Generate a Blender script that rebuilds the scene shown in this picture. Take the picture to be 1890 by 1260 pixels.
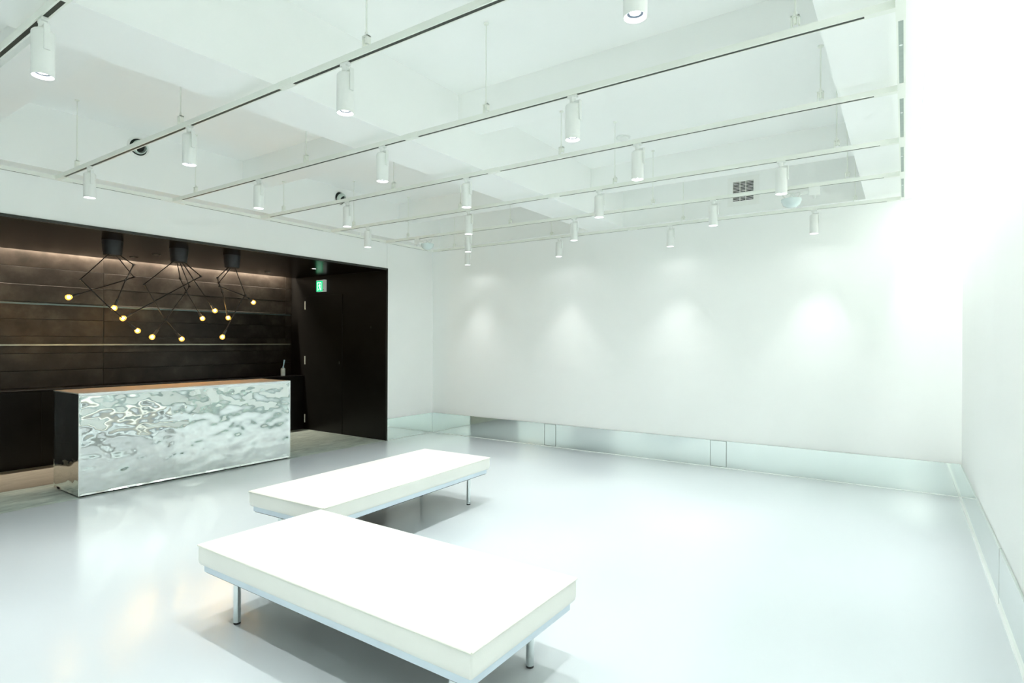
import bpy, bmesh, math, random
from mathutils import Vector, Matrix, noise
random.seed(7)
for o in list(bpy.data.objects): bpy.data.objects.remove(o)
S = bpy.context.scene
C = S.collection

# ------------------------------------------------------------------ camera
CAM_H = 1.5
FPX, YAW, PITCH, ROLL = 1062.1, 0.5982, -0.00024, 0.00422
cam_d = bpy.data.cameras.new('camera')
cam_d.sensor_width = 36.0
cam_d.lens = FPX / 1890 * 36
cam_d.shift_y = -0.9 / 1890
cam_d.clip_start = 0.05
cam = bpy.data.objects.new('camera', cam_d); C.objects.link(cam)
_f = Vector((-math.sin(YAW), math.cos(YAW), 0)); _r = Vector((math.cos(YAW), math.sin(YAW), 0)); _u = Vector((0, 0, 1))
_F = _f * math.cos(PITCH) + _u * math.sin(PITCH); _U = -_f * math.sin(PITCH) + _u * math.cos(PITCH)
_R3 = _r * math.cos(ROLL) + _U * math.sin(ROLL); _U3 = -_r * math.sin(ROLL) + _U * math.cos(ROLL)
m3 = Matrix((_R3, _U3, -_F)).transposed()
cam.matrix_world = Matrix.Translation((0, 0, CAM_H)) @ m3.to_4x4()
S.camera = cam
def ray(px, py): return _F + _R3 * ((px - 945) / FPX) + _U3 * ((629.1 - py) / FPX)
def at_x(px, py, x):
    d = ray(px, py); return Vector((0, 0, CAM_H)) + d * (x / d.x)

# ------------------------------------------------------------------ world, exposure
w = bpy.data.worlds.new('world'); S.world = w; w.use_nodes = True
w.node_tree.nodes['Background'].inputs[0].default_value = (0.75, 0.8, 0.8, 1)
w.node_tree.nodes['Background'].inputs[1].default_value = 0.3
S.view_settings.view_transform = 'Standard'
S.view_settings.look = 'None'
S.view_settings.gamma = 1.0
S.view_settings.use_curve_mapping = False
S.view_settings.exposure = 0.47
S.cycles.max_bounces = 14; S.cycles.diffuse_bounces = 11; S.cycles.glossy_bounces = 5
S.cycles.caustics_reflective = False; S.cycles.use_adaptive_sampling = True; S.cycles.adaptive_threshold = 0.025
SPOT_W = 58.0           # narrow beam of every track spotlight
SPILL_W = 2.0          # wide spill of every track spotlight
SLOT_E = 22.0           # diffuser of the wall-washing slot by the right wall
COVE_E = 130.0           # strip above the alcove's steel back wall
BULB_E = 190.0

# ------------------------------------------------------------------ dimensions
XL, XR, YB, YR = -6.40, 0.466, 7.076, -2.0
ZC, ZS, ZD = 3.473, 3.243, 2.953          # coffer ceiling, cross beam soffit, dropped soffit
AX, AY, AZ = -8.73, 6.06, 2.555         # alcove back wall, alcove side wall, alcove ceiling
RZ = 2.88                                # underside of the rails
HB = 0.322                               # mirror baseboard

# ------------------------------------------------------------------ materials
def nmat(name):
    m = bpy.data.materials.new(name); m.use_nodes = True
    return m, m.node_tree, m.node_tree.nodes['Principled BSDF']
def pmat(name, col, rough=0.5, metal=0.0, spec=0.5, var=0.0, scale=4.0, bump=0.0, bscale=60.0, emis=None, es=0.0, trans=0.0, coat=0.0, detail=4.0, stretch=None):
    m, nt, b = nmat(name)
    b.inputs['Roughness'].default_value = rough
    b.inputs['Metallic'].default_value = metal
    b.inputs['Specular IOR Level'].default_value = spec
    b.inputs['Base Color'].default_value = (*col, 1)
    b.inputs['Transmission Weight'].default_value = trans
    b.inputs['Coat Weight'].default_value = coat
    if emis:
        b.inputs['Emission Color'].default_value = (*emis, 1); b.inputs['Emission Strength'].default_value = es
    tc = nt.nodes.new('ShaderNodeTexCoord'); src = tc.outputs['Object']
    if stretch:
        mp = nt.nodes.new('ShaderNodeMapping'); mp.inputs['Scale'].default_value = stretch
        nt.links.new(src, mp.inputs['Vector']); src = mp.outputs['Vector']
    if var > 0:
        n = nt.nodes.new('ShaderNodeTexNoise'); n.inputs['Scale'].default_value = scale; n.inputs['Detail'].default_value = detail
        nt.links.new(src, n.inputs['Vector'])
        r = nt.nodes.new('ShaderNodeValToRGB')
        r.color_ramp.elements[0].position = 0.3; r.color_ramp.elements[1].position = 0.7
        r.color_ramp.elements[0].color = (*[c * (1 - var) for c in col], 1)
        r.color_ramp.elements[1].color = (*[min(1, c * (1 + var)) for c in col], 1)
        nt.links.new(n.outputs['Fac'], r.inputs['Fac']); nt.links.new(r.outputs['Color'], b.inputs['Base Color'])
    if bump > 0:
        n2 = nt.nodes.new('ShaderNodeTexNoise'); n2.inputs['Scale'].default_value = bscale; n2.inputs['Detail'].default_value = 3
        nt.links.new(src, n2.inputs['Vector'])
        bp = nt.nodes.new('ShaderNodeBump'); bp.inputs['Strength'].default_value = bump; bp.inputs['Distance'].default_value = 0.01
        nt.links.new(n2.outputs['Fac'], bp.inputs['Height']); nt.links.new(bp.outputs['Normal'], b.inputs['Normal'])
    return m
def emat(name, col, s):
    m = bpy.data.materials.new(name); m.use_nodes = True; nt = m.node_tree
    nt.nodes.remove(nt.nodes['Principled BSDF'])
    e = nt.nodes.new('ShaderNodeEmission'); e.inputs[0].default_value = (*col, 1); e.inputs[1].default_value = s
    nt.links.new(e.outputs[0], nt.nodes['Material Output'].inputs[0]); return m

M = {}
M['wall'] = pmat('wall_paint', (0.928, 0.941, 0.922), 0.55, spec=0.3, var=0.012, scale=1.2, bump=0.02, bscale=90)
M['ceil'] = pmat('ceiling_paint', (0.932, 0.945, 0.927), 0.6, spec=0.3, var=0.012, scale=1.0, bump=0.02, bscale=90)
M['floor'] = pmat('floor_epoxy', (0.645, 0.705, 0.735), 0.19, spec=0.5, var=0.012, scale=0.8, bump=0.012, bscale=3.0)
M['mirror'] = pmat('mirror_glass', (0.86, 0.92, 0.89), 0.06, metal=1.0, var=0.01, scale=2)
M['sealant'] = pmat('sealant', (0.88, 0.93, 0.91), 0.4, var=0.02, scale=8)
M['trim'] = pmat('trim_metal', (0.28, 0.31, 0.29), 0.35, metal=0.8, var=0.05, scale=20)
M['rail'] = pmat('rail_white', (0.86, 0.885, 0.82), 0.45, var=0.015, scale=6)
M['slot'] = pmat('rail_slot', (0.035, 0.042, 0.032), 0.5, var=0.2, scale=30)
M['slotgrey'] = pmat('rail_slot_grey', (0.36, 0.43, 0.39), 0.5, var=0.06, scale=30)
M['lampwhite'] = pmat('lamp_white', (0.84, 0.86, 0.83), 0.4, var=0.012, scale=8)
M['reflector'] = pmat('lamp_reflector', (0.9, 0.93, 0.95), 0.3, var=0.01, scale=20, emis=(0.95, 0.98, 1.0), es=1.6)  # own glow stands in for lens light caught by the reflector
M['lens'] = emat('lamp_lens', (0.93, 0.98, 1.0), 12.0)
M['lensrim'] = pmat('lens_rim', (0.10, 0.13, 0.17), 0.3, var=0.1, scale=30)
M['slotlight'] = emat('slot_diffuser', (0.97, 1.0, 0.98), SLOT_E)
M['leather'] = pmat('bench_leather', (0.84, 0.845, 0.79), 0.45, var=0.012, scale=5, bump=0.05, bscale=160)
M['piping'] = pmat('bench_piping', (0.83, 0.84, 0.75), 0.45, var=0.03, scale=30)
M['benchframe'] = pmat('bench_frame_silver', (0.70, 0.79, 0.86), 0.45, metal=0.25, var=0.02, scale=12)
M['chrome'] = pmat('chrome', (0.72, 0.77, 0.77), 0.08, metal=1.0, var=0.02, scale=10)
M['rubber'] = pmat('black_rubber', (0.012, 0.014, 0.014), 0.6, var=0.2, scale=40)
M['ripple'] = pmat('rippled_steel', (0.83, 0.87, 0.85), 0.055, metal=1.0, var=0.015, scale=3)
M['steeledge'] = pmat('steel_edge', (0.86, 0.88, 0.85), 0.25, metal=0.6, var=0.02, scale=10)
M['countertop'] = pmat('counter_top_metal', (0.82, 0.66, 0.55), 0.38, metal=0.0, var=0.04, scale=6)
M['black'] = pmat('black_steel', (0.0065, 0.0062, 0.0055), 0.32, spec=0.28, var=0.25, scale=3)
M['blackceil'] = pmat('black_steel_ceiling', (0.0065, 0.005, 0.004), 0.24, spec=0.06, var=0.3, scale=1.6)
M['frame'] = pmat('dark_steel_edge', (0.045, 0.048, 0.042), 0.4, metal=0.5, var=0.15, scale=5)
M['lampblack'] = pmat('lamp_black', (0.016, 0.017, 0.018), 0.45, var=0.2, scale=20)
M['arm'] = pmat('lamp_arm_black', (0.012, 0.010, 0.008), 0.4, metal=0.3, var=0.2, scale=20)
M['filament'] = emat('hot_filament', (1.0, 0.66, 0.26), BULB_E)
def globe_mat():
    m = bpy.data.materials.new('amber_glass_globe'); m.use_nodes = True; nt = m.node_tree
    nt.nodes.remove(nt.nodes['Principled BSDF'])
    t = nt.nodes.new('ShaderNodeBsdfTransparent'); t.inputs[0].default_value = (1.0, 0.86, 0.62, 1)
    e = nt.nodes.new('ShaderNodeEmission'); e.inputs[0].default_value = (1.0, 0.50, 0.09, 1); e.inputs[1].default_value = 0.75
    a = nt.nodes.new('ShaderNodeAddShader'); nt.links.new(t.outputs[0], a.inputs[0]); nt.links.new(e.outputs[0], a.inputs[1])
    nt.links.new(a.outputs[0], nt.nodes['Material Output'].inputs[0]); return m
M['bulb'] = globe_mat()
M['cove'] = emat('cove_strip', (1.0, 0.86, 0.72), COVE_E)
M['down'] = emat('downlight_lens', (1.0, 0.93, 0.82), 9.0)
M['downoff'] = pmat('downlight_lens_dim', (0.35, 0.33, 0.30), 0.3, var=0.05, scale=20)
M['green'] = emat('exit_green', (0.0, 0.62, 0.22), 1.1)
M['signwhite'] = emat('exit_white', (0.82, 1.0, 0.9), 1.1)
M['signgrey'] = pmat('exit_sign_grey', (0.45, 0.50, 0.46), 0.5, var=0.03, scale=20, emis=(0.5, 0.56, 0.52), es=0.25)
M['hinge'] = pmat('hinge_steel', (0.72, 0.70, 0.60), 0.3, metal=0.7, var=0.05, scale=30)
M['bottle'] = pmat('bottle_white', (0.86, 0.94, 0.94), 0.35, var=0.02, scale=20)
M['bottlelabel'] = pmat('bottle_label', (0.78, 0.86, 0.82), 0.5, var=0.05, scale=30)
M['nozzle'] = pmat('bottle_neck_blue', (0.55, 0.80, 0.92), 0.3, var=0.03, scale=20)
M['shelfglass'] = pmat('shelf_glass', (0.16, 0.24, 0.23), 0.08, var=0.05, scale=5, trans=0.35)
M['shelfedge'] = pmat('shelf_edge', (0.12, 0.17, 0.17), 0.2, metal=0.4, var=0.1, scale=10)
M['shelfedge2'] = pmat('shelf_edge_pale', (0.36, 0.36, 0.29), 0.25, metal=0.4, var=0.1, scale=10)
M['dark'] = pmat('dark_void', (0.012, 0.018, 0.014), 0.7, var=0.2, scale=20)
M['ventwhite'] = pmat('vent_white', (0.90, 0.91, 0.88), 0.5, var=0.012, scale=20)
M['ball'] = pmat('jet_ball', (0.55, 0.64, 0.58), 0.3, metal=0.3, var=0.05, scale=20)
M['domeblue'] = pmat('pale_blue_dome', (0.70, 0.80, 0.79), 0.2, var=0.03, scale=10)

def tile_mat():
    m, nt, b = nmat('patinated_steel')
    tc = nt.nodes.new('ShaderNodeTexCoord'); oi = nt.nodes.new('ShaderNodeObjectInfo')
    ad = nt.nodes.new('ShaderNodeVectorMath'); ad.operation = 'ADD'
    sc = nt.nodes.new('ShaderNodeVectorMath'); sc.operation = 'SCALE'; sc.inputs[0].default_value = (13, 7, 5)
    nt.links.new(oi.outputs['Random'], sc.inputs['Scale'])
    nt.links.new(tc.outputs['Object'], ad.inputs[0]); nt.links.new(sc.outputs[0], ad.inputs[1])
    n = nt.nodes.new('ShaderNodeTexNoise'); n.inputs['Scale'].default_value = 3.2; n.inputs['Detail'].default_value = 7; n.inputs['Roughness'].default_value = 0.62
    nt.links.new(ad.outputs[0], n.inputs['Vector'])
    r = nt.nodes.new('ShaderNodeValToRGB'); e = r.color_ramp.elements
    e[0].position = 0.28; e[0].color = (0.016, 0.013, 0.010, 1)
    e[1].position = 0.74; e[1].color = (0.078, 0.067, 0.054, 1)
    k = e.new(0.5); k.color = (0.036, 0.029, 0.022, 1)
    nt.links.new(n.outputs['Fac'], r.inputs['Fac'])
    mx = nt.nodes.new('ShaderNodeMix'); mx.data_type = 'RGBA'; mx.blend_type = 'MULTIPLY'; mx.inputs['Factor'].default_value = 0.35
    nt.links.new(r.outputs['Color'], mx.inputs['A'])
    cr = nt.nodes.new('ShaderNodeCombineColor'); 
    for i in range(3): nt.links.new(oi.outputs['Random'], cr.inputs[i])
    nt.links.new(cr.outputs[0], mx.inputs['B'])
    nt.links.new(mx.outputs['Result'], b.inputs['Base Color'])
    b.inputs['Metallic'].default_value = 0.55; b.inputs['Roughness'].default_value = 0.36
    return m
M['tile'] = tile_mat()
def concrete_mat(name, c0, c1, c2):
    m, nt, b = nmat(name)
    tc = nt.nodes.new('ShaderNodeTexCoord'); mp = nt.nodes.new('ShaderNodeMapping'); mp.inputs['Scale'].default_value = (5.0, 1.3, 1)
    mp.inputs['Rotation'].default_value = (0, 0, 0.5)
    nt.links.new(tc.outputs['Object'], mp.inputs['Vector'])
    n = nt.nodes.new('ShaderNodeTexNoise'); n.inputs['Scale'].default_value = 2.2; n.inputs['Detail'].default_value = 9; n.inputs['Roughness'].default_value = 0.68; n.inputs['Distortion'].default_value = 1.2
    nt.links.new(mp.outputs[0], n.inputs['Vector'])
    r = nt.nodes.new('ShaderNodeValToRGB'); e = r.color_ramp.elements
    e[0].position = 0.3; e[0].color = (*c0, 1); e[1].position = 0.72; e[1].color = (*c2, 1)
    k = e.new(0.5); k.color = (*c1, 1)
    nt.links.new(n.outputs['Fac'], r.inputs['Fac']); nt.links.new(r.outputs['Color'], b.inputs['Base Color'])
    b.inputs['Roughness'].default_value = 0.3
    return m
M['concrete'] = concrete_mat('alcove_concrete', (0.27, 0.35, 0.32), (0.50, 0.60, 0.55), (0.76, 0.86, 0.79))
M['concrete2'] = concrete_mat('alcove_concrete_warm', (0.24, 0.225, 0.18), (0.32, 0.305, 0.25), (0.42, 0.40, 0.34))

# ------------------------------------------------------------------ mesh helpers
class B:
    def __init__(s): s.bm = bmesh.new()
    def box(s, x0, x1, y0, y1, z0, z1, bev=0.0, seg=2):
        vs = [s.bm.verts.new((x, y, z)) for z in (z0, z1) for y in (y0, y1) for x in (x0, x1)]
        fs = [s.bm.faces.new([vs[i] for i in q]) for q in ((0, 2, 3, 1), (4, 5, 7, 6), (0, 1, 5, 4), (2, 6, 7, 3), (0, 4, 6, 2), (1, 3, 7, 5))]
        if bev > 0:
            es = {e for f in fs for e in f.edges}
            bmesh.ops.bevel(s.bm, geom=list(es), offset=bev, segments=seg, affect='EDGES', profile=0.5)
        return s
    def tube(s, p0, p1, r, n=8, r2=None, cap=True):
        p0, p1 = Vector(p0), Vector(p1); d = (p1 - p0).normalized()
        a = d.orthogonal().normalized(); b = d.cross(a); r2 = r if r2 is None else r2
        A = []; Bv = []
        for i in range(n):
            t = 2 * math.pi * i / n; v = a * math.cos(t) + b * math.sin(t)
            A.append(s.bm.verts.new(p0 + v * r)); Bv.append(s.bm.verts.new(p1 + v * r2))
        for i in range(n): s.bm.faces.new((A[i], A[(i + 1) % n], Bv[(i + 1) % n], Bv[i]))
        if cap: s.bm.faces.new(A[::-1]); s.bm.faces.new(Bv)
        return s
    def lathe(s, prof, n=24, mat=None, closed=False):
        rings = []; mt = mat or Matrix.Identity(4)
        for (r, z) in prof:
            if r < 1e-6: rings.append([s.bm.verts.new(mt @ Vector((0, 0, z)))])
            else: rings.append([s.bm.verts.new(mt @ Vector((r * math.cos(2 * math.pi * i / n), r * math.sin(2 * math.pi * i / n), z))) for i in range(n)])
        pairs = list(zip(rings[:-1], rings[1:]))
        if closed: pairs.append((rings[-1], rings[0]))
        for p, q in pairs:
            for i in range(n):
                j = (i + 1) % n
                if len(p) == 1 and len(q) == 1: continue
                if len(p) == 1: s.bm.faces.new((p[0], q[j], q[i]))
                elif len(q) == 1: s.bm.faces.new((p[i], p[j], q[0]))
                else: s.bm.faces.new((p[i], p[j], q[j], q[i]))
        return s
    def poly(s, pts, th):
        a = [s.bm.verts.new(p) for p in pts]; b = [s.bm.verts.new(Vector(p) + Vector(th)) for p in pts]; n = len(pts)
        s.bm.faces.new(a[::-1]); s.bm.faces.new(b)
        for i in range(n): s.bm.faces.new((a[i], a[(i + 1) % n], b[(i + 1) % n], b[i]))
        return s
    def build(s, name, mat, parent=None, smooth=False, loc=None, angle=40):
        bmesh.ops.recalc_face_normals(s.bm, faces=s.bm.faces)
        me = bpy.data.meshes.new(name); s.bm.to_mesh(me); s.bm.free()
        me.materials.append(M[mat] if isinstance(mat, str) else mat)
        if smooth:
            for p in me.polygons: p.use_smooth = True
            me.set_sharp_from_angle(angle=math.radians(angle))
        o = bpy.data.objects.new(name, me); C.objects.link(o)
        if parent: o.parent = parent
        if loc: o.location = loc
        return o
def tag(o, label, cat, group=None, kind=None):
    if label: o['label'] = label
    if cat: o['category'] = cat
    if group: o['group'] = group
    if kind: o['kind'] = kind
    return o
def struct(o, label=None, cat='wall'):
    o['kind'] = 'structure'; o['label'] = label; o['category'] = cat; return o
def thing(name, loc, label, cat, group=None, rz=0.0):
    o = bpy.data.objects.new(name, None); C.objects.link(o); o.location = loc; o.rotation_euler = (0, 0, rz); o.empty_display_size = 0.05
    return tag(o, label, cat, group)
def dup(root, loc, label=None, rz=None):
    def cp(o, par):
        c = o.copy(); C.objects.link(c); c.parent = par
        for ch in o.children: cp(ch, c)
        return c
    r = cp(root, None); r.location = loc
    if label: r['label'] = label
    if rz is not None: r.rotation_euler = (0, 0, rz)
    return r

# ------------------------------------------------------------------ room shell
struct(B().box(XL, XR + 0.2, YR - 0.2, YB + 0.2, -0.15, 0).build('floor', 'floor'), 'glossy pale blue white epoxy gallery floor', 'floor')
struct(B().box(XL - 0.001, XR + 0.2, YB, YB + 0.2, 0, ZC + 0.2).build('wall_back', 'wall'), 'long white gallery wall with an air grille near the top', 'wall')
struct(B().box(XR, XR + 0.2, YR, YB, 0, ZC + 0.2).build('wall_right', 'wall'), 'white gallery wall washed by the bright ceiling slot', 'wall')
struct(B().box(XL, XR, YR - 0.2, YR, 0, ZC + 0.2).build('wall_rear', 'wall'), 'white wall behind the viewer', 'wall')
wl = B(); YA0 = -0.4
wl.box(XL - 0.2, XL, YA0, AY, AZ + 0.02, ZC + 0.2).box(XL - 0.2, XL, AY + 0.005, YB, 0, ZC + 0.2).box(XL - 0.2, XL, YR, YA0 - 0.005, 0, ZC + 0.2)
struct(wl.build('wall_left', 'wall'), 'white wall with the wide opening of the dark alcove', 'wall')
ceil = struct(B().box(XL, XR, YR, YB, ZC, ZC + 0.2).build('ceiling', 'ceil'), 'white coffered ceiling', 'ceiling')
# beams (children of the ceiling they belong to)
BX0, BX1, SX0, SX1 = -3.445, -2.97, -0.328, 0.09
BLX, BBY = -6.05, 6.85          # faces of the bulkheads along the alcove wall and the long wall
CBY = (-1.19, 1.202, 3.577, 5.947); CBW = 0.297
struct(B().box(BX0, BX1, YR, BBY, ZD, ZC).build('ceiling_beam', 'ceil'), 'deep white beam running down the length of the ceiling', 'ceiling')
struct(B().box(SX0, SX1, YR, YB, ZD, ZC).build('ceiling_soffit', 'ceil'), 'dropped white soffit beside the bright ceiling slot', 'ceiling')
struct(B().box(XL, BLX, YR, YB, ZD, ZC).build('ceiling_bulkhead', 'ceil'), 'white ceiling bulkhead above the alcove opening with two air nozzles', 'ceiling')
struct(B().box(BLX, SX0, BBY, YB, ZD, ZC).build('ceiling_bulkhead', 'ceil'), 'white ceiling bulkhead carrying the square air grille', 'ceiling')
for yf in CBY:
    for o in (B().box(BLX, BX0, yf, yf + CBW, ZS, ZC).build('cross_beam', 'ceil'), B().box(BX1, SX0, yf, yf + CBW, ZS, ZC).build('cross_beam', 'ceil')):
        struct(o, 'shallow white cross beam between the ceiling coffers', 'ceiling'); o['group'] = 'cross beams of the coffered ceiling'
# the lit slot beside the right wall
sl = thing('slot_light', (0.155, 2.5, ZC - 0.081), 'long glowing strip light hidden in the ceiling slot by the wall', 'light')
B().box(-0.05, 0.05, -4.4, 4.5, 0.0, 0.06).build('housing', 'lampwhite', sl)
for k in range(9): B().box(-0.02, 0.02, -4.0 + k - 0.02, -4.0 + k + 0.02, 0.06, 0.081).build('mount', 'lampwhite', sl)
B().box(-0.045, 0.045, -4.38, 4.48, -0.012, 0.0).build('diffuser', 'slotlight', sl)

# mirror baseboards
bb = struct(B().box(XL + 0.013, XR - 0.012, YB - 0.012, YB, 0.006, HB).build('baseboard_back', 'mirror'), 'greenish mirror baseboard along the long gallery wall', 'baseboard')
B().box(XL + 0.002, XR - 0.002, YB - 0.024, YB - 0.001, 0.0, 0.006).build('sealant', 'sealant', bb)
for x0 in (-4.24, -1.917):
    ap = B().box(x0, x0 + 0.178, YB - 0.014, YB - 0.012, 0.018, HB - 0.006).build('access_panel', 'mirror', bb)
    t = 0.006; y0, y1 = YB - 0.0155, YB - 0.0125
    B().box(x0 - t, x0, y0, y1, 0.014, HB - 0.002).box(x0 + 0.178, x0 + 0.178 + t, y0, y1, 0.014, HB - 0.002).box(x0, x0 + 0.178, y0, y1, HB - 0.006, HB - 0.002).box(x0, x0 + 0.178, y0, y1, 0.014, 0.018).build('edge_trim', 'trim', ap)
bl = struct(B().box(XL, XL + 0.012, AY + 0.012, YB - 0.013, 0.006, HB).build('baseboard_left', 'mirror'), 'short mirror baseboard between the alcove and the corner', 'baseboard')
B().box(XL, XL + 0.022, AY + 0.012, YB - 0.026, 0, 0.006).build('sealant', 'sealant', bl)
B().box(XL + 0.0, XL + 0.0135, YB - 0.0132, YB - 0.012, 0.006, HB).build('corner_joint', 'trim', bl)
br = struct(B().box(XR - 0.012, XR, 4.303, YB - 0.013, 0.006, HB).build('baseboard_right', 'mirror'), 'mirror baseboard under the wall washed by the ceiling slot', 'baseboard')
B().box(XR - 0.012, XR, YR, 4.297, 0.006, HB).build('mirror_panel', 'mirror', br)
B().box(XR - 0.0125, XR, 4.2975, 4.3025, 0.006, HB).build('joint', 'trim', br)
B().box(XR - 0.024, XR, YR, YB - 0.026, 0, 0.006).build('sealant', 'sealant', br)

# ------------------------------------------------------------------ alcove
fa = struct(B().box(AX - 0.2, XL - 0.0005, YA0 - 0.2, AY + 0.2, -0.15, -0.0005).build('floor_alcove', 'concrete'), 'streaky grey green concrete floor of the alcove', 'floor')
B().box(-8.37, -7.28, YA0, 3.4, -0.0005, 0.0006).build('beige_floor_strip', 'concrete2', fa)  # beige strip of the alcove floor beside the back cabinet
wab = struct(B().box(AX - 0.2, AX - 0.02, YA0, AY, 0, AZ + 0.35).build('wall_alcove_back', 'black'), 'dark alcove back wall clad in patinated steel sheets', 'wall')
struct(B().box(AX - 0.2, XL - 0.2, AY, AY + 0.15, 0, AZ + 0.35).box(XL - 0.2, XL - 0.001, AY, AY + 0.005, 0, AZ).build('wall_alcove_right', 'black'), 'black steel side wall of the alcove with the hinged door', 'wall')
struct(B().box(AX - 0.2, XL - 0.2, YA0 - 0.15, YA0, 0, AZ + 0.35).build('wall_alcove_left', 'black'), 'black side wall closing the far end of the alcove', 'wall')
struct(B().box(AX + 0.10, XL - 0.001, YA0, AY, AZ, AZ + 0.02).box(AX - 0.2, XL - 0.2, YA0, AY, AZ + 0.35, AZ + 0.4).build('ceiling_alcove', 'blackceil'), 'glossy black steel ceiling of the alcove', 'ceiling')
# dark steel edge of the opening
tr = struct(B().box(XL - 0.02, XL + 0.012, YA0, AY + 0.012, AZ - 0.004, AZ + 0.022).build('trim_1', 'frame'), 'dark steel edge around the alcove opening', 'trim')
B().box(XL - 0.02, XL + 0.012, AY - 0.006, AY + 0.012, 0, AZ - 0.004).build('jamb', 'frame', tr)
# steel sheets
rows = 8; ph = (AZ + 0.02 - 0.905) / rows
cols = [(YA0 + 0.0, 0.54), (0.54, 3.24), (3.24, 5.94), (5.94, AY - 0.002)]
cache = {}
for (ya, yb_) in cols:
    for r in range(rows):
        key = round(yb_ - ya, 3)
        if key not in cache:
            o = B().box(0, 0.02, 0.0015, yb_ - ya - 0.0015, 0.002, ph - 0.002, 0.0015, 1).build('steel_sheet', 'tile', wab)
            cache[key] = o.data
        else:
            o = bpy.data.objects.new('steel_sheet', cache[key]); C.objects.link(o); o.parent = wab
        o.location = (AX - 0.02 + random.uniform(-0.0015, 0.0015), ya, 0.905 + r * ph)
# cove strip hidden above the ceiling edge
cv = thing('cove_light', (AX + 0.062, 2.83, AZ + 0.075), 'warm strip light hidden above the steel clad wall of the alcove', 'light')
B().box(-0.03, 0.03, -3.1, 3.15, 0.0, 0.03).build('housing', 'lampblack', cv)
B().box(-0.025, 0.025, -3.05, 3.1, -0.01, 0.0).build('diffuser', 'cove', cv)
# back cabinet
cb = thing('back_cabinet', (-8.55, 2.83, 0), 'low black cabinet running along the steel clad back wall', 'cabinet')
B().box(-0.17, 0.165, -3.22, 3.22, 0.0, 0.885).build('body', 'black', cb)
B().box(-0.175, 0.185, -3.225, 3.225, 0.885, 0.905, 0.002, 1).build('worktop', 'black', cb)
for k in range(9): B().box(0.165, 0.168, -3.2 + k * 0.712, -3.2 + k * 0.712 + 0.706, 0.06, 0.88).build('door', 'black', cb)
for z, em, nm in ((1.915, 'shelfedge', 'dark glass wall shelf, the upper of two in the alcove'), (1.425, 'shelfedge2', 'dark glass wall shelf, the lower of two in the alcove')):
    sh = thing('wall_shelf', (AX, 2.83, z), nm, 'shelf')
    B().box(0.002, 0.15, -3.2, 3.1, 0.0, 0.010).build('pane', 'shelfglass', sh)
    B().box(0.15, 0.156, -3.2, 3.1, -0.006, 0.012).build('front_edge', em, sh)
# door on the side wall
dr = struct(B().box(-8.33, -7.395, AY - 0.012, AY - 0.001, 0.008, 2.235, 0.002, 1).build('door_1', 'black'), 'flush black steel door with three pale hinges', 'door')
for z in (2.013, 1.091, 0.115):
    B().tube((-8.335, AY - 0.018, z), (-8.335, AY - 0.018, z + 0.138), 0.010, 10).build('hinge', 'hinge', dr, smooth=True)
B().box(-7.47, -7.45, AY - 0.02, AY - 0.012, 1.12, 1.16, 0.003, 1).build('lock', 'frame', dr)
wp = struct(B().box(-7.375, XL - 0.01, AY - 0.012, AY - 0.001, 0.004, 2.545, 0.002, 1).build('wall_panel_alcove', 'black'), 'tall black steel panel beside the alcove door', 'wall')
B().lathe([(0.0, 0.004), (0.012, 0.003), (0.014, 0)], 14, Matrix.Translation((-6.73, AY - 0.0125, 1.70)) @ Matrix.Rotation(math.pi / 2, 4, 'X')).build('key_switch', 'frame', wp, smooth=True)
# exit sign
es_ = thing('exit_sign', (-7.9, AY, 2.29), 'glowing green exit sign with a running figure above the door', 'sign')
B().box(-0.105, 0.105, -0.045, -0.001, 0, 0.195, 0.003, 1).build('housing', 'signgrey', es_)
gp = B().box(-0.1, 0.055, -0.048, -0.0452, 0.006, 0.176).build('green_face', 'green', es_)
pic = B(); Y0 = -0.0495
def sp(pts): pic.poly([(x, Y0, z) for x, z in pts], (0, 0.0012, 0))
sp([(-0.078, 0.02), (-0.066, 0.02), (-0.066, 0.155), (-0.078, 0.155)]); sp([(-0.066, 0.143), (0.028, 0.143), (0.028, 0.155), (-0.066, 0.155)]); sp([(0.016, 0.02), (0.028, 0.02), (0.028, 0.143), (0.016, 0.143)])
sp([(-0.022 + 0.011 * math.cos(t * math.pi / 5), 0.126 + 0.011 * math.sin(t * math.pi / 5)) for t in range(10)])
sp([(-0.034, 0.112), (-0.012, 0.116), (-0.006, 0.076), (-0.024, 0.070)])
sp([(-0.034, 0.112), (-0.05, 0.094), (-0.043, 0.088), (-0.028, 0.102)]); sp([(-0.012, 0.114), (0.006, 0.098), (0.002, 0.090), (-0.013, 0.102)])
sp([(-0.024, 0.074), (-0.014, 0.072), (-0.036, 0.024), (-0.05, 0.03)]); sp([(-0.014, 0.076), (-0.005, 0.074), (0.01, 0.05), (0.004, 0.022), (-0.004, 0.024), (-0.001, 0.048)])
pic.build('running_figure', 'signwhite', gp)
B().lathe([(0.0, 0.003), (0.008, 0.002), (0.009, 0)], 12, Matrix.Translation((0.08, -0.0452, 0.03)) @ Matrix.Rotation(math.pi / 2, 4, 'X')).build('indicator', 'rubber', es_, smooth=True)
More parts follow.
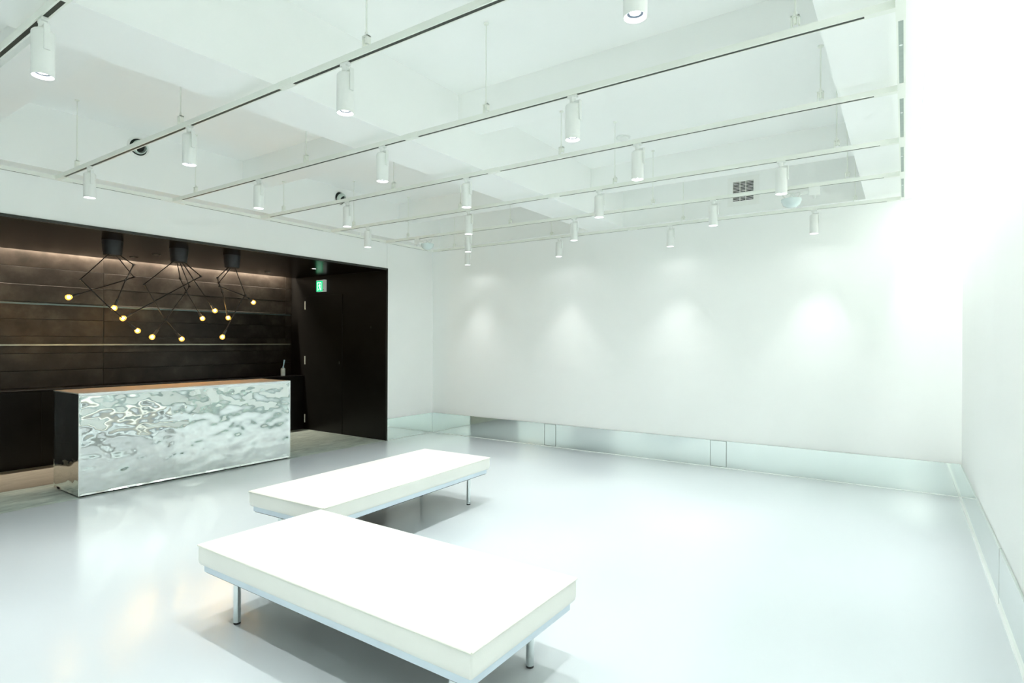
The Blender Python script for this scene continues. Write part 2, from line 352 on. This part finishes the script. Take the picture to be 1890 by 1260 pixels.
# recessed downlights in the alcove ceiling
for (x, y, on, lab) in ((-8.18, 3.37, 0, 'dim recessed downlight behind the left pendant cluster, close to the steel wall'), (-7.69, 3.42, 0, 'dim recessed downlight between the left and middle pendant clusters'), (-8.16, 5.24, 0, 'dim recessed downlight over the end of the back cabinet'), (-7.2, 5.37, 1, 'lit recessed downlight in front of the exit sign')):
    d = thing('downlight', (x, y, AZ), lab, 'light', 'recessed downlights in the alcove ceiling')
    B().lathe([(0.034, 0.0), (0.048, 0.0), (0.048, -0.004), (0.034, -0.006)], 24, closed=True).build('ring', 'frame', d, smooth=True)
    B().lathe([(0.0, -0.002), (0.034, -0.002)], 24).build('lens', 'down' if on else 'downoff', d)
# bottle on the back cabinet
bt = thing('bottle', (-8.55, 5.775, 0.905), 'small white bottle with a blue spout on the black cabinet', 'bottle')
B().lathe([(0.0, 0), (0.034, 0), (0.037, 0.004), (0.037, 0.11), (0.033, 0.122), (0.02, 0.128), (0.0, 0.129)], 20).build('body', 'bottle', bt, smooth=True)
B().lathe([(0.0376, 0.03), (0.0376, 0.1)], 20).build('label', 'bottlelabel', bt, smooth=True)
B().tube((0, 0, 0.126), (0.0, 0.006, 0.16), 0.018, 12, 0.010).tube((0, 0.006, 0.158), (0.0, 0.026, 0.262), 0.0095, 12, 0.013).build('spout', 'nozzle', bt, smooth=True)

# ------------------------------------------------------------------ reception counter with rippled steel cladding
CX0, CX1, CY0, CY1, CH = -7.06, -6.432, 2.185, 4.45, 0.985
ct = thing('reception_counter', (CX1, CY0, 0), 'reception counter clad in rippled mirror steel at the alcove edge', 'counter')
L, D = CY1 - CY0, CX1 - CX0
B().box(-D + 0.02, -0.02, 0.02, L - 0.02, 0.0, 0.015).build('plinth', 'rubber', ct)
B().box(-D + 0.03, -0.03, 0.03, L - 0.03, 0.015, CH - 0.010).build('carcass', 'black', ct)
def ripple(a, b, seed):
    v = 0
    v += 0.0046 * noise.noise(Vector((a * 4.3 + seed, b * 6.6, 1.3)))
    v += 0.0030 * noise.noise(Vector((a * 8.5 + seed, b * 11.5, 4.1)))
    v += 0.0007 * noise.noise(Vector((a * 19 + seed, b * 24, 8.7)))
    return v
def sheet(nu, nv, fn):
    s = B(); vs = [[s.bm.verts.new(fn(i / nu, j / nv)) for j in range(nv + 1)] for i in range(nu + 1)]
    for i in range(nu):
        for j in range(nv): s.bm.faces.new((vs[i][j], vs[i + 1][j], vs[i + 1][j + 1], vs[i][j + 1]))
    return s
def fade(u, v, eu=0.012, ev=0.02): return min(1, u / eu, (1 - u) / eu, v / ev, (1 - v) / ev)
zlo, zhi = 0.014, CH - 0.008
fp = sheet(300, 150, lambda u, v: Vector((-0.002 + fade(u, v) * (ripple(u * L, v * CH, 3.0) - 0.006), u * L, zlo + v * (zhi - zlo))))
fp.build('front_panel', 'ripple', ct, smooth=True, angle=89)
for (y, nm, sd) in ((0.0, 'side_panel', 21.0), (L, 'side_panel', 33.0)):
    sg = 1 if y == 0 else -1
    sheet(90, 150, lambda u, v: Vector((-D + u * D, y + sg * (0.002 - fade(u, v, 0.03) * (ripple(u * D, v * CH, sd) * 0.8 - 0.005)), zlo + v * (zhi - zlo)))).build(nm, 'ripple', ct, smooth=True, angle=89)
ctop = B().box(-D - 0.002, 0.001, -0.001, L + 0.001, CH - 0.008, CH, 0.001, 1).build('top', 'countertop', ct)
B().box(0.0, 0.0022, -0.0015, L + 0.0015, CH - 0.0085, CH + 0.0004).box(-D, 0.0, -0.0022, -0.0010, CH - 0.0085, CH + 0.0004).build('edge_trim', 'steeledge', ctop)
for yy in (-0.0012, L - 0.003): B().box(-0.003, 0.0012, yy, yy + 0.0042, zlo, CH - 0.008).build('corner_trim', 'steeledge', ct)

# ------------------------------------------------------------------ pendant clusters (zigzag arms with amber bulbs)
def zp(zx, zy, x): return at_x(60 + zx / 3.78, 420 + zy / 3.78, x)
def pendant(cx, cy, arms, label):
    root = thing('pendant_lamp', (cx, cy, AZ), label, 'pendant lamp', 'zigzag pendant clusters over the counter')
    o = Vector((cx, cy, AZ))
    B().lathe([(0.0, 0.0), (0.098, 0.0), (0.098, -0.012), (0.09, -0.10), (0.082, -0.155), (0.0, -0.155)], 32).build('canopy', 'lampblack', root, smooth=True)
    for k, arm in enumerate(arms):
        a0 = 2 * math.pi * k / len(arms) + 0.7
        pts = []
        for i, (zx, zy, dx) in enumerate(arm): pts.append(zp(zx, zy, cx + dx) - o)
        start = Vector((0.05 * math.cos(a0), 0.05 * math.sin(a0), -0.155))
        p0 = pts[0]
        s = B().tube((p0.x, p0.y, -0.150), p0, 0.007, 8)
        for i in range(len(pts) - 2): s.tube(pts[i], pts[i + 1], 0.0055 if i < len(pts) - 3 else 0.0065, 8)
        e, bulb = pts[-2], pts[-1]; d = (bulb - e).normalized()
        s.tube(e, bulb - d * 0.075, 0.0065, 8)
        for q in pts[1:-1]: s.tube(q + Vector((-0.012, 0, 0)), q + Vector((0.012, 0, 0)), 0.010, 8)
        arm_o = s.build('arm', 'arm', root, smooth=True)
        B().tube(bulb - d * 0.095, bulb - d * 0.029, 0.013, 12, 0.016).build('socket', 'lampblack', arm_o, smooth=True)
        mt = Matrix.Translation(bulb) @ d.to_track_quat('Z', 'Y').to_matrix().to_4x4()
        B().lathe([(0.014 * math.sin(math.pi * j / 8), -0.014 * math.cos(math.pi * j / 8)) for j in range(9)], 12, mt).build('filament', 'filament', arm_o, smooth=True)
        B().lathe([(0.0, -0.030), (0.014, -0.028), (0.024, -0.018), (0.030, 0.002), (0.026, 0.019), (0.015, 0.029), (0.0, 0.032)], 20, mt).build('bulb', 'bulb', arm_o, smooth=True)
pendant(-7.02, 2.685, [
    [(540, 176, .04), (335, 362, .16), (520, 540, .10), (732, 718, .02)],
    [(570, 176, -.02), (708, 345, -.10), (650, 365, -.08), (253, 485, -.16)],
    [(590, 178, .0), (705, 260, .10), (650, 365, .06), (570, 560, .0)]],
    'black zigzag pendant cluster of three amber bulbs')
pendant(-6.99, 3.355, [
    [(990, 230, .03), (780, 395, .14), (925, 640, .06), (1040, 775, .0)],
    [(1048, 232, .02), (1175, 340, .12), (632, 632, .02)],
    [(1008, 234, -.04), (1030, 355, -.12), (1075, 450, -.10), (1185, 632, -.16)],
    [(1025, 234, .0), (1095, 410, .05), (1070, 450, .04), (930, 640, .0), (835, 762, -.04)],
    [(1040, 234, -.02), (1125, 365, -.06), (1272, 578, -.12)]],
    'black zigzag pendant cluster of five amber bulbs')
pendant(-6.965, 3.98, [
    [(1372, 272, .02), (1290, 350, .10), (1305, 410, .08), (1480, 475, .0), (1540, 520, -.03)],
    [(1388, 274, -.02), (1300, 385, -.10), (1325, 450, -.10), (1365, 628, -.14)],
    [(1412, 276, .0), (1485, 470, .06), (1450, 520, .04), (1325, 762, .0)]],
    'black zigzag pendant cluster of three amber bulbs beside the exit side of the alcove')

# ------------------------------------------------------------------ benches
def bench(loc, rz, L, W, label):
    t = thing('bench', loc, label, 'bench', 'white upholstered benches', rz)
    z0, z1 = 0.305, 0.418
    s = B().box(-L / 2, L / 2, -W / 2, W / 2, z0, z1)
    bmesh.ops.subdivide_edges(s.bm, edges=s.bm.edges[:], cuts=11, use_grid_fill=True)
    for v in s.bm.verts:
        x, y, z = v.co; u = abs(x) / (L / 2); q = abs(y) / (W / 2)
        if z > z1 - 1e-4: v.co.z += 0.010 * (1 - u ** 6) * (1 - q ** 6)
        k = (z - z0) / (z1 - z0)
        pin = 0.010 * max(0, 1 - k * 4) ** 2 
        if u > 0.999: v.co.x -= math.copysign(pin, x)
        if q > 0.999: v.co.y -= math.copysign(pin, y)
    cu = s.build('cushion', 'leather', t, smooth=True, angle=50)
    md = cu.modifiers.new('round', 'BEVEL'); md.width = 0.012; md.segments = 3; md.limit_method = 'ANGLE'; md.angle_limit = math.radians(50)
    p = B(); r = 0.005; e = 0.0005
    cs = [(-L / 2 + e, -W / 2 + e), (L / 2 - e, -W / 2 + e), (L / 2 - e, W / 2 - e), (-L / 2 + e, W / 2 - e)]
    for i in range(4): p.tube((*cs[i], z1 - 0.008), (*cs[(i + 1) % 4], z1 - 0.008), r, 8)
    p.build('piping', 'piping', cu, smooth=True)
    B().box(-L / 2 + 0.022, L / 2 - 0.022, -W / 2 + 0.022, W / 2 - 0.022, 0.268, 0.305, 0.002, 1).build('frame', 'benchframe', t)
    B().box(-L / 2 + 0.03, L / 2 - 0.03, -W / 2 + 0.03, W / 2 - 0.03, 0.262, 0.268).build('underside', 'rubber', t)  # unseen black panel, added to cut bounce and deepen the shade below
    for sx in (-1, 1):
        for sy in (-1, 1):
            x, y = sx * (L / 2 - 0.18), sy * (W / 2 - 0.115)
            lg = B().tube((x, y, 0.010), (x, y, 0.262), 0.0185, 20).build('leg', 'chrome', t, smooth=True)
            B().tube((x, y, 0.0), (x, y, 0.010), 0.0178, 20).build('foot', 'rubber', lg, smooth=True)
    return t
bench((-2.165, 1.970, 0), math.radians(-0.2), 1.85, 0.775, 'white leather bench standing across the end of the other bench')
bench((-3.535, 3.335, 0), math.radians(90 + 2.6), 1.93, 0.79, 'white leather bench set lengthwise alongside the rippled steel counter')

# ------------------------------------------------------------------ lighting track
KR = 1.38 / 1.441       # rail plane height over the eye
RY = {k: v * KR for k, v in {0: -0.06, 1: 0.949, 2: 1.985, 3: 2.99, 4: 3.985, 5: 5.005, 6: 5.995, 7: 7.025}.items()}
RXL, RXR = -6.349 * KR, -0.017
nth = ('first', 'second', 'third', 'fourth')
ordn = {7: 'first', 6: 'second', 5: 'third', 4: 'fourth', 3: 'fifth', 2: 'sixth', 1: 'seventh', 0: 'eighth'}
W2, HR, SW = 0.017, 0.032, 0.0095
def rail_profile(s, a, b, axis):
    # U-shaped rail, open slot below; a..b along the axis
    def bx(c0, c1, z0, z1):
        if axis == 'x': s.box(a, b, c0, c1, z0, z1)
        else: s.box(c0, c1, a, b, z0, z1)
    bx(-W2, W2, HR - 0.010, HR); bx(-W2, -SW, 0, HR - 0.010); bx(SW, W2, 0, HR - 0.010)
    return s
def filler(root, a, b, axis, name='coupler'):
    s = B()
    if axis == 'x': s.box(a, b, -W2 - 0.0012, W2 + 0.0012, -0.0012, HR + 0.001)
    else: s.box(-W2 - 0.0012, W2 + 0.0012, a, b, -0.0012, HR + 0.001)
    s.build(name, 'rail', root)
def rod(root, x, y, ztop, zb):
    # clamp on the rail + suspension rod + rosette, root-local coordinates
    r = B().tube((x, y, zb + 0.05), (x, y, ztop), 0.0042, 8).build('suspension_rod', 'rail', root, smooth=True)
    B().box(x - 0.018, x - 0.012, y - 0.012, y + 0.012, zb, zb + 0.058).box(x + 0.012, x + 0.018, y - 0.012, y + 0.012, zb + 0.016, zb + 0.058).box(x - 0.018, x + 0.018, y - 0.012, y + 0.012, zb + 0.052, zb + 0.058).tube((x, y, zb + 0.022), (x, y, zb + 0.075), 0.008, 10).build('clamp', 'rail', r)
    B().tube((x, y, ztop - 0.008), (x, y, ztop), 0.016, 16).build('rosette', 'rail', r, smooth=True)
for i, y in RY.items():
    t = thing('track_rail', (0, y, RZ), 'white lighting track rail, %s from the wall with the air grille' % ordn[i], 'track rail', 'parallel cross rails of the lighting track')
    rail_profile(B(), RXL + W2, RXR - W2, 'x').build('rail_body', 'rail', t)
    B().box(RXL + W2 + 0.001, RXR - W2 - 0.001, -SW, SW, 0.0015, 0.004).build('slot_liner', 'slot', t)
    filler(t, RXL + W2, RXL + 0.175, 'x'); filler(t, -2.845, -2.725, 'x'); filler(t, RXR - 0.128, RXR - W2, 'x')
    for x in (-5.90 * KR, -4.12 * KR, -2.25 * KR, -0.43 * KR):
        top = ZC
        for yf in CBY:
            if yf < y < yf + CBW: top = ZS
        rod(t, x, 0, top - RZ, HR)
for x, lab, sm in ((RXL, 'white lighting track rail running above the alcove opening', 'slot'), (RXR, 'white lighting track rail running beside the bright ceiling slot', 'slotgrey')):
    t = thing('track_rail', (x, 0, RZ), lab, 'track rail')
    ys = [RY[k] for k in sorted(RY)]
    rail_profile(B(), ys[0] - W2, ys[-1] + W2, 'y').build('rail_body', 'rail', t)
    B().box(-SW, SW, ys[0], ys[-1], 0.0015, 0.004).build('slot_liner', sm, t)
    for y in ys: filler(t, max(ys[0] - W2, y - 0.12), min(ys[-1] + W2, y + 0.11), 'y')
    if sm == 'slotgrey':
        for a, b in zip(ys[:-1], ys[1:]): B().lathe([(0, -0.001), (0.007, 0.0), (0.007, 0.007)], 12, Matrix.Translation((0, a + 0.36, 0))).build('fixing_screw', 'sealant', t, smooth=True)
    for y in ((ys[0] + ys[1]) / 2, (ys[-2] + ys[-3]) / 2):
        if x == RXR: B().tube((0, y, HR), (0, y, ZD - RZ), 0.006, 8).build('spacer', 'rail', t, smooth=True)
        else: B().tube((0, y, HR), (0, y, ZD - RZ), 0.006, 8).build('spacer', 'rail', t, smooth=True)

# spotlights
def make_spot():
    t = thing('track_spotlight', (0, 0, RZ), 'proto', 'spotlight', 'white cylinder spotlights on the track rails')
    B().box(-0.03, 0.03, -0.012, 0.012, -0.016, 0.0, 0.002, 1).lathe([(0.0, -0.045), (0.012, -0.045), (0.017, -0.04), (0.017, -0.012), (0.0, -0.012)], 16).build('adapter', 'lampwhite', t, smooth=True)
    B().box(-0.006, 0.051, -0.009, 0.009, -0.043, -0.036).box(0.044, 0.051, -0.011, 0.011, -0.145, -0.036).build('bracket', 'lampwhite', t)
    B().lathe([(0.0, -0.052), (0.034, -0.052), (0.0405, -0.060), (0.042, -0.066), (0.042, -0.246), (0.0395, -0.249), (0.0385, -0.244), (0.0385, -0.225), (0.0, -0.225)], 32).build('housing', 'lampwhite', t, smooth=True, angle=50)
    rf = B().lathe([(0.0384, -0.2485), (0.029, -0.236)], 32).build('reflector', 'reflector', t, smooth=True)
    B().lathe([(0.029, -0.236), (0.019, -0.2335)], 32).build('lens_rim', 'lensrim', rf, smooth=True)
    B().lathe([(0.019, -0.2335), (0.0, -0.2335)], 32).build('lens', 'lens', rf)
    ld = bpy.data.lights.new('beam', 'SPOT'); ld.energy = SPOT_W; ld.color = (0.99, 1.0, 0.985)
    ld.spot_size = math.radians(66); ld.spot_blend = 1.0; ld.shadow_soft_size = 0.014
    lo = bpy.data.objects.new('beam', ld); C.objects.link(lo); lo.parent = t; lo.location = (0, 0, -0.262)
    ls = bpy.data.lights.new('spill', 'SPOT'); ls.energy = SPILL_W; ls.color = (0.99, 1.0, 0.985)
    ls.spot_size = math.radians(172); ls.spot_blend = 0.5; ls.shadow_soft_size = 0.035
    so = bpy.data.objects.new('spill', ls); C.objects.link(so); so.parent = t; so.location = (0, 0, -0.262)
    return t
EVEN, ODD = [x * KR for x in (-5.633, -4.0, -2.41, -0.815)], [x * KR for x in (-4.80, -3.21, -1.613)]
SP = {0: EVEN, 1: ODD, 2: EVEN, 3: ODD, 4: ODD, 5: EVEN, 6: ODD, 7: EVEN}  # nearest rail's lamps and next rail's outer ones: unseen, added to light near floor
proto = None
for i, xs in SP.items():
    for x, nm in zip(xs, nth):
        lab = 'white spotlight, %s from alcove side, on %s rail from the air grille wall' % (nm, ordn[i])
        if proto is None: proto = make_spot(); proto.location = (x, RY[i], RZ); proto['label'] = lab
        else: o = dup(proto, (x, RY[i], RZ), lab)
        if i == 7:                       # the lamps next to the wall are dimmed
            for ch in o.children:
                if ch.type == 'LIGHT': ch.data = ch.data.copy(); ch.data.energy *= 0.45

# pale dome fixtures on the second rail
def dome(x, sgn, label):
    t = thing('dome_fixture', (x, RY[6], RZ), label, 'dome fixture', 'pale blue dome fixtures')
    B().box(-0.045, 0.045, -0.014, 0.014, -0.075, 0.0, 0.003, 1).tube((0, 0, -0.10), (0, 0, -0.07), 0.012, 10).build('adapter', 'lampwhite', t)
    cx = sgn * 0.185
    B().box(min(0.04 * sgn, cx - 0.07 * sgn), max(0.04 * sgn, cx - 0.07 * sgn), -0.01, 0.01, -0.052, -0.022, 0.003, 1).build('side_arm', 'lampwhite', t)
    hd = B().lathe([(0.0, -0.165), (0.04, -0.158), (0.07, -0.138), (0.085, -0.105), (0.086, -0.085), (0.0, -0.085)], 28, Matrix.Translation((cx, 0, 0))).build('dome', 'domeblue', t, smooth=True, angle=50)
    k = B().box(cx - 0.085, cx + 0.085, -0.012, 0.012, -0.034, -0.026)
    for a, b in ((-0.08, -0.03), (0.005, -0.03), (0.0, 0.05), (0.08, 0.05)): k.tube((cx + a, 0, -0.03), (cx + b, 0, -0.09), 0.008, 8)
    k.build('bracket', 'lampwhite', t)
dome(-0.695 * KR, -1, 'pale blue dome fixture clipped to the track rail near the air grille')
dome(-5.72 * KR, 1, 'pale blue dome fixture clipped to the track rail near the alcove corner')

# ------------------------------------------------------------------ wall and ceiling fittings
vg = thing('air_grille', (-1.511, BBY, 3.207), 'white square air grille with dark louvres high on the wall', 'vent')
fr = B(); a, b = 0.17, 0.110; za, zb_ = 0.165, 0.108
fr.box(-a, -b, -0.005, 0, -za, za).box(b, a, -0.005, 0, -za, za).box(-b, b, -0.005, 0, zb_, za).box(-b, b, -0.005, 0, -za, -zb_)
fr.build('frame', 'ventwhite', vg)
B().box(-b, b, -0.002, -0.0002, -zb_, zb_).build('recess', 'dark', vg)
for k in range(13):
    z = -zb_ + 0.013 + k * (2 * zb_ - 0.022) / 12
    B().box(-b, b, -0.005, -0.002, z - 0.0026, z + 0.0026).build('louvre', 'ventwhite', vg)
for x in (-0.034, 0.028): B().box(x - 0.003, x + 0.003, -0.0055, -0.003, -zb_, zb_).build('divider', 'ventwhite', vg)
def jet(y, z, label):
    t = thing('air_nozzle', (BLX, y, z), label, 'air nozzle', 'round air nozzles above the alcove')
    RX = Matrix.Rotation(math.pi / 2, 4, 'Y')
    B().lathe([(0.078, 0.0), (0.097, 0.0), (0.097, 0.007), (0.090, 0.013), (0.078, 0.010)], 36, RX, closed=True).build('flange', 'ventwhite', t, smooth=True)
    B().lathe([(0.0, 0.002), (0.079, 0.002)], 36, RX).build('recess', 'dark', t)
    d = Vector((0.82, 0.18, -0.50)).normalized(); mt = d.to_track_quat('Z', 'Y').to_matrix().to_4x4()
    bl_ = B().lathe([(0.068, -0.004), (0.067, 0.012), (0.060, 0.030), (0.050, 0.040), (0.046, 0.040), (0.044, 0.010)], 32, mt).build('ball', 'ball', t, smooth=True, angle=60)
    bl_.location = (0.022, 0, 0.0)
    dk = B().lathe([(0.0, 0.012), (0.045, 0.012)], 32, mt).build('throat', 'dark', bl_)
jet(2.526, 3.331, 'round eyeball air nozzle above the alcove, between the counter and the open end')
jet(4.90, 3.336, 'round eyeball air nozzle above the alcove, close to the exit door end')
sd_ = thing('smoke_detector', (-2.252, 5.197, ZC), 'flat white round smoke detector on the coffered ceiling', 'detector')
B().lathe([(0.0, 0.0), (0.07, 0.0), (0.07, -0.008), (0.0, -0.008)], 28).build('base', 'lampwhite', sd_, smooth=True)
B().lathe([(0.05, -0.008), (0.046, -0.024), (0.03, -0.034), (0.0, -0.036)], 28).build('sensor_head', 'lampwhite', sd_, smooth=True)
